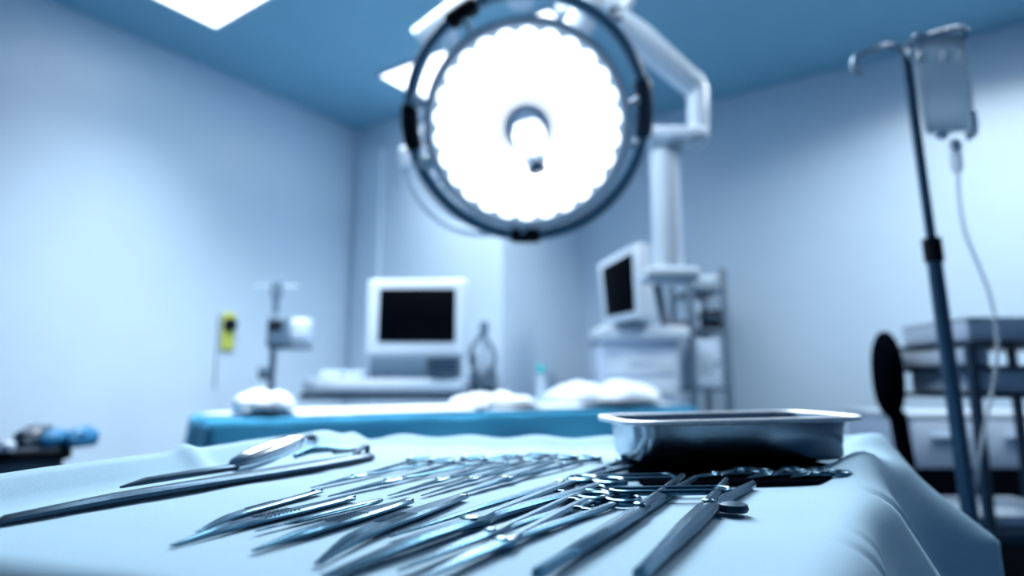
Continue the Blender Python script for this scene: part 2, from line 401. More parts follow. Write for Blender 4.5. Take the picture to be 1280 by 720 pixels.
def oblong_loop(px0, py0, px1, py1, halfw, r, z, fr):
    a = KZ(px0, py0, ZS); c = KZ(px1, py1, ZS); d = (c - a); L = d.length; d.normalize(); n = Vector((-d.y, d.x, 0))
    P = []
    for i in range(12): q = PI / 2 + PI * i / 11; P.append(a + d * (halfw + halfw * math.cos(q)) + n * halfw * math.sin(q))
    for i in range(12): q = -PI / 2 + PI * i / 11; P.append(c + d * (-halfw + halfw * math.cos(q)) + n * halfw * math.sin(q))
    out = []
    for i, p in enumerate(P):
        nx = P[(i + 1) % len(P)]; L2 = (nx - p).length; k = max(1, int(L2 / 0.006))
        for j in range(k): out.append(p.lerp(nx, j / k))
    return [fr(Vector((p.x, p.y, z + ZS))) for p in out]
def big_holder(tip, mid, end, loop, label, w, extra):
    a = KZ(tip[0], tip[1], ZS); fr = Frame((a.x, a.y, ZS)); t = thing('needle_holder', label, 'needle holder', (a.x, a.y, ZS), 0, 'large needle holders at the front right')
    g = KZ(mid[0], mid[1], ZS); e = KZ(end[0], end[1], ZS)
    for k in (-1, 1):
        n = 24; P = []; R = []
        ax = (g - a).normalized(); nn = Vector((-ax.y, ax.x, 0))
        ax2 = (e - g).normalized(); n2 = Vector((-ax2.y, ax2.x, 0))
        L1 = (g - a).length; L2 = (e - g).length
        for i in range(n + 1):
            s = i / n; x = s * (L1 + L2)
            if x < L1:
                u = x / L1; p = a + ax * x - nn * k * 0.0016 * w; ww = (0.0012 + 0.0038 * sm(0, 0.75, u)) * w
            else:
                u = (x - L1) / L2; p = g + ax2 * (x - L1) + n2 * k * (extra * u) ; ww = (0.0050 * (1 - u) + 0.0022 * u) * w
            P.append(fr((p.x, p.y, ZS + 0.0032 + (0.0012 if k > 0 else 0)))); R.append((ww, 0.0028 * w))
        arm = MB().tube(P, R, 8, flatz=True).build('arm', 'steel', t, angle=28)
        if k == 1:
            lp = oblong_loop(*loop, fr)
            MB().tube(lp, [(0.0022, 0.0024)] * len(lp), 8, closed=True, flatz=True).build('handle_loop', 'steel', arm)
    gl = fr(g); MB().lathe([(0, 0), (0.0045, 0), (0.0045, 0.001), (0.003, 0.002), (0, 0.002)], (gl.x, gl.y, 0.0075), n=16).build('pivot_screw', 'steel', t)
    return t, fr
t1, f1 = big_holder((672, 728), (800, 645), (862, 602), (716, 603, 842, 600, 0.0105, 0, 0.003), 'needle holder pointing down to the bottom edge, one oblong loop before the pan', 1.15, 0.006)
t2, f2 = big_holder((800, 730), (886, 640), (925, 609), (764, 624, 912, 622, 0.0095, 0, 0.006), 'thick needle holder at the far right of the row with a round thumb stud', 1.3, 0.011)
c = KZ(917, 641, ZS); c = f2((c.x, c.y, ZS))
MB().lathe([(0, 0.001), (0.0095, 0.001), (0.0105, 0.003), (0.0095, 0.006), (0.004, 0.0075), (0, 0.0075)], c, n=24).tube([c + Vector((-0.016, 0.004, 0.004)), c + Vector((0, 0, 0.004))], 0.0028, 8).build('thumb_stud', 'steel_dark', t2)
# clamps lying in the pan's shadow
for i, (px, py, px2, py2, lb) in enumerate([(862, 606, 950, 597, 'small dark clamp in the shadow before the pan, under its left half'), (935, 605, 1010, 598, 'small dark clamp in the shadow before the pan, between two others'), (990, 604, 1046, 598, 'small dark clamp in the shadow before the pan, by the raised drape')]):
    hemostat((px, py), (px2, py2), lb, 'small clamps in the shadow of the steel pan', width=1.0, ring=0.009, jaw=0.35, zlift=0.004)

# long dark instruments at the left
a, L, ang = axis_of((0, 656), (466, 574))
a0, L0, ang = axis_of((-10, 658), (466, 574))
t = thing('retractor', 'very long dark steel retractor running off the left edge', 'retractor', (a0.x, a0.y, ZS), ang)
strip([(L0 * s, 0) for s in (0, .02, .2, .45, .6, .75, .9, .98, 1)], [0.003, 0.005, 0.006, 0.0085, 0.0105, 0.011, 0.008, 0.007, 0.004], 0.0042).build('shaft', 'steel_dark', t)
MB().tube([(L0 * .985, 0.004, 0.006), (L0 * .985, 0.004, 0.016), (L0 * .955, 0.002, 0.016), (L0 * .91, 0.0, 0.008)], [0.003, 0.0034, 0.0034, 0.003], 10).build('hook', 'steel_dark', t)
MB().box((L0 * .60, 0.002, 0.0068), (L0 * 0.16, 0.004, 0.0022), 0.001).build('grip_plate', 'steel', t)
a1, L1, ang1 = axis_of((150, 620), (384, 580))
t = thing('spoon_forceps', 'pale spoon ended forceps lying against the long dark retractor', 'forceps', (a1.x, a1.y, ZS + 0.002), ang1)
strip([(L1 * s, 0) for s in (0, .1, .3, .5, .62)], [0.0015, 0.003, 0.004, 0.005, 0.006], 0.003, 0.004).build('arm', 'steel_dark', t)
b = MB(); b.tube([(L1 * s, 0.002, 0.007 + 0.040 * (s - .5)) for s in (.5, .53, .60, .72, .84, .93, .97)], [(0.0015, .0015), (0.008, .007), (0.011, .010), (0.0125, .012), (0.0115, .011), (0.008, .0085), (0.002, .003)], 14, flatz=True)
b.build('spoon_cup', 'cup', t)
b = MB(); b.lathe([(0, 0), (.007, .001), (.009, .006), (.007, .011), (0, .013)], (L1 * 1.02, 0.0, 0.0045), n=18); b.bm.transform(Matrix.Translation((0, 0, .014))); b.build('end_knob', 'cup', t)
a2, L2_, ang2 = axis_of((372, 580), (446, 571))
t = thing('towel_clip', 'small bright clip lying at the far end of the long dark retractor', 'clip', (a2.x, a2.y, ZS + 0.006), ang2)
MB().tube([(0, 0.006, 0.002), (L2_ * .25, 0.009, 0.007), (L2_ * .5, 0.009, 0.007), (L2_ * .8, 0.005, 0.004), (L2_, 0.004, 0.003)], [(0.003, .003), (.006, .005), (.006, .005), (.003, .003), (.002, .002)], 10, flatz=True).build('jaw', 'steel', t)
MB().tube([(L2_ * .6, 0.004, 0.002), (L2_ * .8, -0.004, 0.003), (L2_ * 1.1, 0.0, 0.004)], 0.0026, 8).build('spring_arm', 'steel_dark', t)

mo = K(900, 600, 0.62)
b = MB(); b.prism([(x - mo.x, y - mo.y) for x, y in ((.116, .566), (.275, .580), (.345, .64), (.345, .74), (.13, .72), (.118, .66))], 0.0015, 0.0050, 0.001)  # flat black sheet added to darken the shaded band at the pan's foot
o = b.build('pan_shade_sheet', 'pad'); place(o, (mo.x, mo.y, TAB)); tag(o, 'thin black sheet put in for the dark shade under and just before the steel pan', 'shade sheet')
# ---------------------------------------------------------------- steel pan
pk = K(805, 590, 0.66); pk.z = TAB + 0.0065
PR = math.radians(6); t = thing('steel_pan', 'deep rectangular stainless steel pan with a flat rim', 'pan', (pk.x, pk.y, pk.z), PR)
t.rotation_euler = (0, math.radians(-1.0), YAW + PR)
Wp, Dp, Hp, fl = 0.228, 0.125, 0.0440, 0.006
def rrect(x0, x1, y0, y1, r, n=6):
    P = []
    for cx, cy, q0 in ((x1 - r, y1 - r, 0), (x0 + r, y1 - r, PI / 2), (x0 + r, y0 + r, PI), (x1 - r, y0 + r, 1.5 * PI)):
        for i in range(n + 1): q = q0 + PI / 2 * i / n; P.append((cx + r * math.cos(q), cy + r * math.sin(q)))
    return P
def loft(b, loops, closed_ends=(False, False)):
    R = [[b.bm.verts.new((x, y, z)) for x, y in lp] for lp, z in loops]
    for A, B in zip(R, R[1:]):
        n = len(A)
        for k in range(n): b.bm.faces.new((A[k], A[(k + 1) % n], B[(k + 1) % n], B[k]))
    if closed_ends[0]: b.bm.faces.new(R[0][::-1])
    if closed_ends[1]: b.bm.faces.new(R[-1])
b = MB(); L = []
def lp(d, z, r): L.append((rrect(-d, Wp + d, -d, Dp + d, r + .004), z))
lp(-0.008, 0, 0.012); lp(-0.003, 0.0012, 0.014); lp(0.0, 0.005, 0.016); lp(fl * 0.5, 0.030, 0.022); lp(fl, Hp, 0.024)
lp(fl + 0.008, Hp + 0.0005, 0.026); lp(fl + 0.0095, Hp - 0.002, 0.028); lp(fl + 0.011, Hp - 0.001, 0.028); lp(fl + 0.009, Hp + 0.0022, 0.028)
lp(fl - 0.001, Hp + 0.0022, 0.022); lp(fl * 0.5 - 0.0015, 0.030, 0.02); lp(-0.0015, 0.006, 0.018); lp(-0.008, 0.0025, 0.014)
loft(b, L, (True, True)); b.build('basin', 'pan', t, angle=50)
rl = rrect(-fl - .0095, Wp + fl + .0095, -fl - .0095, Dp + fl + .0095, .030, 10); rp_ = []
for i, p in enumerate(rl):
    q = rl[(i + 1) % len(rl)]; kk_ = max(1, int(math.hypot(q[0] - p[0], q[1] - p[1]) / .01))
    for j in range(kk_): rp_.append((p[0] + (q[0] - p[0]) * j / kk_, p[1] + (q[1] - p[1]) * j / kk_, Hp + .0005))
MB().tube(rp_, .0030, 10, closed=True).build('rolled_rim', 'rimsteel', t)
b = MB(); b.tube([(Wp + fl * .8, Dp * .25, Hp * .70), (Wp + fl * .8 + .010, Dp * .28, Hp * .62), (Wp + fl * .8 + .010, Dp * .72, Hp * .62), (Wp + fl * .8, Dp * .75, Hp * .70)], 0.0022, 8)
b.build('side_handle', 'steel_dark', t)

# ---------------------------------------------------------------- far operating table
FZ = 0.905
q1 = KZ(270, 525, FZ); q2 = KZ(868, 508, FZ)
dx = (q2 - q1).normalized(); nx = Vector((-dx.y, dx.x, 0)); DW = 0.46
q3 = q2 + nx * DW; q4 = q1 + nx * DW
ctr = (q1 + q2 + q3 + q4) / 4; co = (ctr.x, ctr.y)
t = thing('operating_table', 'operating table hidden under the far blue drape', 'table', (ctr.x, ctr.y, 0), math.atan2(dx.y, dx.x))
LT = (q2 - q1).length
MB().box((0, 0, FZ - 0.06), (LT - 0.03, DW - 0.03, 0.09), 0.02).build('mattress', 'black', t)
MB().box((0, 0, 0.42), (0.3, 0.3, 0.74), 0.02).build('column', 'pale', t)
MB().box((0, 0, 0.06), (0.9, 0.45, 0.10), 0.02).build('base', 'pale', t)
def folds2(cu, cv, eu, ev, e, p):
    per = cu * 22 if abs(ev) > abs(eu) else cv * 9
    return 0.10 * min(e, .4) * math.sin(per) * sm(0.03, .2, e), 0
def rim2(cu, cv, x, y, wU, wV): return 0.006 * noise.noise(Vector((x * 5, y * 6, 3)))
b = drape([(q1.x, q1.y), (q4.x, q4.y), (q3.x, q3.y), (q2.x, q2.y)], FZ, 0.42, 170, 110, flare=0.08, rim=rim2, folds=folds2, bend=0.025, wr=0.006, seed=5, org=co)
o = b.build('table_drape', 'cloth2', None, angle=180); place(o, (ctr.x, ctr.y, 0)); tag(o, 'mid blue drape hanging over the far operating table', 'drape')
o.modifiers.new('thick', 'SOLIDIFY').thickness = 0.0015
def onT(u, v): return q1.lerp(q2, u).lerp(q4.lerp(q3, u), v)
# white sheet lying along the table top
def towel(u, v, w, d, h, label, seed, rot=0.0, m='linen', name='folded_towel', nx_=40, lump=1.0, z=None):
    c = onT(u, v); base = FZ + 0.008 if z is None else z
    def fn(a, bb):
        x = (a - .5); y = (bb - .5)
        e = max(0, 1 - (abs(2 * x) ** 4 + abs(2 * y) ** 4)) ** 0.35
        hh = h * e * (0.75 + 0.35 * lump * noise.noise(Vector((x * 5 + seed, y * 4, seed))) + 0.12 * lump * noise.noise(Vector((x * 14, y * 14, seed))))
        return Vector((x * w * (1 + 0.06 * math.sin(9 * y + seed)), y * d * (1 + 0.08 * math.sin(8 * x + seed)), max(0.0, hh)))
    b = MB(); b.grid(fn, nx_, nx_)
    gg = bmesh.ops.contextual_create if False else None
    # close the underside
    def fb(a, bb):
        p = fn(a, bb); return Vector((p.x, p.y, 0.0))
    b.grid(fb, nx_, nx_); bmesh.ops.remove_doubles(b.bm, verts=b.bm.verts[:], dist=1e-5)
    o = b.build(name, m, None, angle=180); place(o, (c.x, c.y, base), math.atan2(dx.y, dx.x) + rot); tag(o, label, 'towel' if 'towel' in name else 'sheet', 'white linens on the far operating table' if 'towel' in name else None); return o
towel(0.5, 0.42, LT * 0.97, DW * 0.78, 0.020, 'long white sheet laid flat along the top of the far operating table', 1.3, name='white_sheet', nx_=70, lump=.5)
towel(0.075, 0.30, 0.20, 0.26, 0.075, 'crumpled white towel on the left end of the far operating table', 2.1, z=FZ + .026)
towel(0.50, 0.35, 0.34, 0.30, 0.060, 'crumpled white towel mid table, below the teal capped bottle', 5.7, z=FZ + .026)
towel(0.80, 0.45, 0.62, 0.44, 0.115, 'large heap of white linen on the right end of the far operating table', 8.4, z=FZ + .026)

# ---------------------------------------------------------------- monitors and trolley, left of centre
def standing(name, label, cat, px, dh, rot=0.0, group=None):
    k = K(px, 481, dh); k.z = 0; return thing(name, label, cat, k, rot, group), Frame(k, rot), k
D1 = 3.38
t, fr, k = standing('equipment_trolley', 'low white equipment trolley with a dark shelf edge, behind the far drape', 'trolley', 482, D1)
zt = K(480, 474, D1).z; zb = K(480, 494, D1).z
x0 = fr(K(380, 480, D1)).x; x1 = fr(K(578, 480, D1)).x
MB().box(((x0 + x1) / 2, 0.2, (zt + zb) / 2 + .012), (x1 - x0, 0.46, zt - zb - .02), 0.012).build('top_tray', 'white', t)
MB().box(((x0 + x1) / 2, 0.2, zb - .005), (x1 - x0 + .02, 0.48, 0.036), 0.01).build('shelf_edge', 'navy', t)
MB().box(((x0 + x1) / 2, 0.22, 0.46), (x1 - x0 - .1, 0.40, 0.70), 0.01).build('cabinet', 'white2', t)
for k2 in ((x0 + .1, .05), (x1 - .1, .05), (x0 + .1, .37), (x1 - .1, .37)):
    MB().lathe([(0, -.015), (.045, -.015), (.055, -.008), (.055, .008), (.045, .015), (0, .015)], (k2[0], k2[1], .056), (1, 0, 0), 18).build('caster', 'black', t)
for xx, ww, lab in ((408, 34, 'small white tray'), (438, 34, 'white case'), ):
    c = fr(K(xx, 474, D1)); 
    k3 = K(xx, 474, D1); o = MB().box((0, 0.0, .021), (ww / 782 * D1 * 0.8, 0.2, .042), .012).build('instrument_case', 'white2'); place(o, (k3.x, k3.y + .16, zt + .004)); tag(o, 'white instrument case on the trolley top, ' + ('left one of two' if xx == 408 else 'right one of two'), 'case', 'instrument cases on the trolley')
# monitor
ML = K(460, 349, D1 + .05); MR = K(583, 446, D1 + .05); mc = (ML + MR) / 2
tk = Vector((mc.x, mc.y, .005 + zt + .003)); t = thing('patient_monitor', 'boxy white monitor facing forward with a black screen, left of centre', 'monitor', tk); fr = Frame(tk)
w, h = MR.x - ML.x, ML.z - MR.z; c = fr(mc)
MB().box((0, 0.05, c.z), (w, 0.12, h), 0.022, seg=4).box((0, 0.16, c.z - .01), (w * .7, 0.16, h * .7), 0.03, seg=3).build('casing', 'white', t)
S0 = K(475, 361, D1 + .05); S1 = K(569, 428, D1 + .05); sc_ = fr((S0 + S1) / 2)
MB().box((sc_.x, -0.011, sc_.z), (S1.x - S0.x, 0.008, S0.z - S1.z), 0.003).build('screen', 'screen', t)
zl = fr(MR).z
MB().box((0.0, 0.06, (zl + 0.0) / 2 - .0), (w * .86, 0.26, zl + .01), 0.01).build('base_unit', 'grey', t)
e0 = fr(K(536, 447, D1)); e1 = fr(K(573, 466, D1))
MB().box(((e0.x + e1.x) / 2, -0.085, (e0.z + e1.z) / 2), (e1.x - e0.x, 0.04, e0.z - e1.z), 0.005).build('drive_slot', 'navy', t)

# breathing apparatus right of monitor
D2 = 3.75
t, fr, k = standing('suction_unit', 'grey suction apparatus on a thin stand, right of the forward facing monitor', 'apparatus', 606, D2)
P = lambda px, py, off=0.0: fr(K(px, py, D2)) + Vector((0, off, 0))
MB().cyl(P(605, 500), P(605, 405), 0.011).build('pole', 'pale', t)
MB().box(P(605, 410), (0.055, 0.06, 0.085), 0.02, seg=3).build('gauge_head', 'grey', t)
for px in (594, 614):
    c = P(px, 492); MB().lathe([(0, 0), (.034, 0), (.036, .01), (.036, .12), (.02, .14), (.02, .16), (0, .16)], c, n=20).build('jar', 'grey', t)
MB().box(P(591, 450), (0.05, 0.05, 0.09), 0.02).build('regulator', 'navy', t)
MB().tube(spline([P(605, 415, -.04), P(590, 440, -.06), P(600, 470, -.06), P(628, 490, -.05)], 8), 0.014, 8).build('hose', 'grey', t)
MB().tube(spline([P(605, 420, -.04), P(618, 445, -.06), P(612, 480, -.05)], 8), 0.014, 8).build('hose', 'grey', t)
MB().lathe([(0, 0), (.11, 0), (.11, .03), (.03, .05), (.012, .06), (.011, P(605, 495).z), (0, P(605, 495).z)], (0, 0, 0), n=24).build('base', 'pale', t)
# wall arm above
kk = K(585, 312, 4.0)
# bottle
k4 = onT(0.655, 0.62); z0 = FZ + .03
t = thing('bottle', 'small clear bottle with a teal cap standing on the far table', 'bottle', (k4.x, k4.y, z0))
zc = K(654, 466, k4.y).z - z0; zz = K(654, 459, k4.y).z - z0
MB().lathe([(0, 0), (.022, 0), (.024, .004), (.024, zc * .75), (.014, zc), (0, zc)], n=20).build('body', 'pale', t)
MB().lathe([(0, zc), (.020, zc), (.020, zz + .005), (.015, zz + .012), (0, zz + .012)], n=20).build('cap', 'teal', t)

# ---------------------------------------------------------------- anaesthesia machine and rack, right of centre
D3 = 3.65
t, fr, k = standing('anaesthesia_machine', 'bulky white anaesthesia machine standing behind the linen heap', 'medical machine', 802, D3)
P = lambda px, py, off=0.0: fr(K(px, py, D3)) + Vector((0, off, 0))
a_, b_ = P(745, 408), P(860, 425)
MB().box(((a_.x + b_.x) / 2, .2, (a_.z + b_.z) / 2), (b_.x - a_.x, .5, a_.z - b_.z), .02, seg=3).build('top_shelf', 'white', t)
a_, b_ = P(750, 425), P(852, 520)
MB().box(((a_.x + b_.x) / 2, .22, (a_.z + b_.z) / 2), (b_.x - a_.x, .42, a_.z - b_.z), .02, seg=3).build('body', 'white2', t)
for zf in (0.35, 0.62):
    zc = a_.z * (1 - zf) + b_.z * zf
    dr = MB().box(((a_.x + b_.x) / 2, .004, zc), ((b_.x - a_.x) * .86, .02, .10), .006).build('drawer', 'white', t)
    MB().box(((a_.x + b_.x) / 2, -.012, zc + .02), (.14, .014, .012), .004).build('handle', 'pale', dr)
MB().box(((a_.x + b_.x) / 2, .22, .44), ((b_.x - a_.x), .42, b_.z * 2 - .88 if False else b_.z - .12), .02).build('lower_cabinet', 'white2', t)
for sx in (-.18, .2):
    for sy in (.08, .38):
        MB().lathe([(0, -.015), (.05, -.015), (.06, -.008), (.06, .008), (.05, .015), (0, .015)], (sx, sy, .061), (1, 0, 0), 18).build('caster', 'black', t)
MB().tube([P(864, 403, .06), P(834, 404, .06), P(828, 372, .06), P(822, 345, .06)], [.02, .024, .024, .03], 10).build('breathing_arm', 'navy', t)
# angled monitor on it
ktop = K(802, 408, D3).z
mk = K(790, 400, D3 + .12); mk.z = ktop + .002
t = thing('patient_monitor', 'white monitor turned to the left with a narrow dark screen', 'monitor', mk, 0); fr = Frame(mk)
# screen plane: left edge nearer the camera's left, turned
SA = K(747, 330, D3 + .02); SB = K(795, 303, D3 - .28); SCc = K(800, 397, D3 - .28); SD = K(755, 406, D3 + .02)
nA = (SB - SA).cross(SD - SA).normalized()
if nA.y > 0: nA = -nA
def quadbox(pts, thick, n):
    b = MB(); v0 = [b.bm.verts.new(p) for p in pts]; v1 = [b.bm.verts.new(p - n * thick) for p in pts]
    b.bm.faces.new(v0); b.bm.faces.new(v1[::-1])
    for i in range(4): b.bm.faces.new((v0[i], v1[i], v1[(i + 1) % 4], v0[(i + 1) % 4]))
    bmesh.ops.recalc_face_normals(b.bm, faces=b.bm.faces[:])
    bmesh.ops.bevel(b.bm, geom=b.bm.edges[:], offset=.006, segments=2, affect='EDGES', profile=.5); return b
quadbox([fr(p) for p in (SA, SB, SCc, SD)], .11, nA).build('casing', 'white', t)
ctrq = (SA + SB + SCc + SD) / 4
def ip(p, s): return fr(ctrq + (p - ctrq) * s + nA * .004)
quadbox([ip(p, .80) for p in (SA, SB, SCc, SD)], .01, nA).build('screen', 'screen', t)
bc = fr(ctrq - nA * .10)
MB().cyl((bc.x, bc.y, .008), (bc.x, bc.y, bc.z), .03).lathe([(0, 0), (.10, 0), (.10, .012), (.03, .02), (0, .02)], (bc.x, bc.y, 0), n=28).build('stand', 'grey', t)
# rack
D4 = 3.75
t, fr, k = standing('equipment_rack', 'open metal equipment rack with a black unit, right of the white machine', 'rack', 870, D4)
P = lambda px, py, off=0.0: fr(K(px, py, D4)) + Vector((0, off, 0))
xr0, xr1 = P(864, 420).x, P(908, 420).x
for xx, yy, nm in ((xr0, 0, 'post'), (xr1, 0, 'post'), (xr0, .4, 'post'), (xr1, .4, 'post')):
    MB().box((xx + (.0 if yy else 0), yy, (P(905, 335).z) / 2), (.036, .036, P(905, 335).z), .006).build('post', 'grey', t)
for py in (362, 413, 487):
    z = P(870, py).z; MB().box(((xr0 + xr1) / 2, .2, z), (xr1 - xr0, .42, .022), .005).build('shelf', 'grey', t)
MB().box(((xr0 + xr1) / 2, .2, .12), (xr1 - xr0, .42, .022), .005).build('shelf', 'grey', t)
def shelf_item(name, lab, x0, y0, x1, y1, m, dep=.32, cat='medical device', detail=True, D=D4, sh=None, grp='units on the equipment rack'):
    A_, B_ = K(x0, y0, D), K(x1, y1, D); c = (A_ + B_) / 2; zb = B_.z if sh is None else sh
    t = thing(name, lab, cat, (c.x, c.y + dep / 2 - .01, zb), 0, grp); w, h = B_.x - A_.x, A_.z - zb
    MB().box((0, 0, h / 2), (w, dep, h), min(.012, h * .2), seg=3).build('casing', m, t)
    if detail:
        MB().box((-w * .1, -dep / 2, h * .55), (w * .6, .008, h * .5), .002).build('front_panel', 'pale' if m != 'black' else 'navy', t)
        MB().cyl((w * .34, -dep / 2 - .01, h * .5), (w * .34, -dep / 2 + .004, h * .5), min(.012, h * .16)).build('knob', 'grey', t)
    return t
shT = lambda py: K(870, py, D4).z + .012
shelf_item('infusion_unit', 'pale unit on the middle shelf of the rack', 868, 378, 875, 400, 'white2', sh=shT(413))
shelf_item('recorder_unit', 'black box shaped unit on the middle shelf of the rack', 877, 387, 903, 412, 'black', sh=shT(413), dep=.36)
shelf_item('storage_bin', 'large pale box filling the lower shelf of the rack', 868, 424, 902, 480, 'white2', sh=shT(487), cat='box')
shelf_item('gas_module', 'pale module standing on the top shelf of the rack', 868, 344, 900, 360, 'white', sh=shT(362))

# ---------------------------------------------------------------- left drip stand
D5 = 3.25
t, fr, k = standing('drip_stand', 'slim drip stand with a pump, near the left wall', 'drip stand', 339, D5)
P = lambda px, py, off=0.0: fr(K(px, py, D5)) + Vector((0, off, 0))
MB().cyl((P(339, 480).x, 0, .08), (P(339, 480).x, 0, P(343, 356).z), .019, .016).build('pole', 'grey', t)
MB().cyl((P(339, 480).x, 0, P(343, 372).z), (P(339, 480).x, 0, P(343, 354).z), .028).build('top_cap', 'grey', t)
for sx in (-1, 1):
    x = P(339, 480).x; z = P(343, 358).z
    MB().tube(spline([(x, 0, z), (x + sx * .07, 0, z + .004), (x + sx * .105, 0, z), (x + sx * .115, 0, z + .02)], 5), .005, 8).build('hook', 'pale', t)
x = P(339, 480).x
a_, b_ = P(342, 402), P(378, 434)
pm = MB().box((x + .055, -.06, P(350, 416).z), (.11, .1, .16), .015, seg=3).build('pump', 'grey', t)
MB().box((x + .045, -.112, P(350, 409).z), (.07, .008, .045), .003).build('display', 'black', pm)
MB().box((x + .15, -.03, P(372, 414).z), (.10, .1, .12), .02, seg=3).build('side_box', 'white2', t)
MB().box((x + .10, -.03, P(372, 434).z), (.20, .12, .025), .008).build('pump_shelf', 'grey', t)
MB().box((x - .03, -.02, P(330, 466).z), (.06, .06, .07), .02, seg=3).build('clamp', 'grey', t)
for i in range(5):
    q = 2 * PI * i / 5; lg = MB().tube([(x, 0, .10), (x + .12 * math.cos(q), .12 * math.sin(q), .085), (x + .29 * math.cos(q), .29 * math.sin(q), .06)], .014, 8).build('leg', 'pale', t)
    MB().lathe([(0, -.01), (.022, -.01), (.027, 0), (.022, .01), (0, .01)], (x + .29 * math.cos(q), .29 * math.sin(q), .027), (0, 1, 0), 14).build('caster', 'black', lg)

# yellow tag on the left wall (world axes)
def on_left_wall(px, py):
    r = W(K(px, py, 1.0)) - Vector((0, 0, EYE)); s = XL / r.x; return Vector((0, 0, EYE)) + r * s
p0 = on_left_wall(284, 391); p1 = on_left_wall(284, 438); pc = (p0 + p1) / 2
t = bpy.data.objects.new('wall_tag', None); COL.objects.link(t); t.location = (XL, pc.y, pc.z)
tag(t, 'yellow plastic tag with a round dark gauge hanging on the left wall', 'tag')
hh = p0.z - p1.z; 
MB().box((.010, 0, 0), (.018, .085, hh), .008).build('plate', 'yellow', t)
MB().lathe([(0, .018), (.040, .018), (.045, .028), (.040, .045), (0, .048)], (0, 0, hh * .18), (1, 0, 0), 24).build('gauge', 'black', t)
pl = on_left_wall(272, 420)
MB().tube([(0.006, pl.y - pc.y, .1), (0.006, pl.y - pc.y, -.35)], .004, 6).build('pull_cord', 'grey', t)

# ---------------------------------------------------------------- dark trolley at far left
D6 = 1.95
t, fr, k = standing('waste_trolley', 'dark trolley carrying blue sacks at the left edge', 'trolley', 20, D6, .62)
P = lambda px, py, off=0.0: Vector(((px - 20) / 791 * D6, off, K(20, py, D6).z))
a_, b_ = P(-70, 566), P(85, 600)
MB().box(((a_.x + b_.x) / 2, .2, (a_.z + .12) / 2 + .02), (b_.x - a_.x - .04, .44, a_.z - .14), .02).build('bin', 'navy', t)
MB().box(((a_.x + b_.x) / 2, .2, a_.z - .01), (b_.x - a_.x, .46, .035), .012).build('rim', 'black', t)
for sx in (a_.x + .06, b_.x - .06):
    for sy in (.04, .36): MB().lathe([(0, -.015), (.04, -.015), (.05, 0), (.04, .015), (0, .015)], (sx, sy, .05), (1, 0, 0), 16).build('caster', 'black', t)
ztr = K(20, 566, D6).z + .008
def sack(px, py, w, d, h, m, label, seed, off):
    k3 = K(px, py, D6); b = MB()
    bmesh.ops.create_icosphere(b.bm, subdivisions=4, radius=1)
    for v in b.bm.verts:
        n_ = 1 + .18 * noise.noise(v.co * 2.3 + Vector((seed, 0, 0))) + .07 * noise.noise(v.co * 6 + Vector((0, seed, 0)))
        v.co = Vector((v.co.x * w * n_, v.co.y * d * n_, max(0, (v.co.z * n_ + .55)) * h))
    o = b.build('sack', m, None, angle=180); place(o, (k3.x, k3.y + off, ztr)); tag(o, label, 'sack', 'sacks on the dark trolley'); return o
sack(68, 560, .034, .07, .040, 'bluebag', 'bright blue plastic sack at the right end of the dark trolley', 1, .12)
sack(40, 560, .030, .06, .036, 'bluebag', 'small blue sack in the middle of the dark trolley', 3, .10)
sack(4, 560, .045, .08, .042, 'navy', 'dark navy sack at the left end of the dark trolley', 6, .13)
o = MB().lathe([(0, 0), (.016, 0), (.018, .004), (.018, .022), (.010, .028), (0, .028)], n=18).build('jar', 'white2'); k3 = K(19, 565, D6); place(o, (k3.x, k3.y - .03, ztr)); tag(o, 'tiny pale jar in front of the sacks on the dark trolley', 'jar')

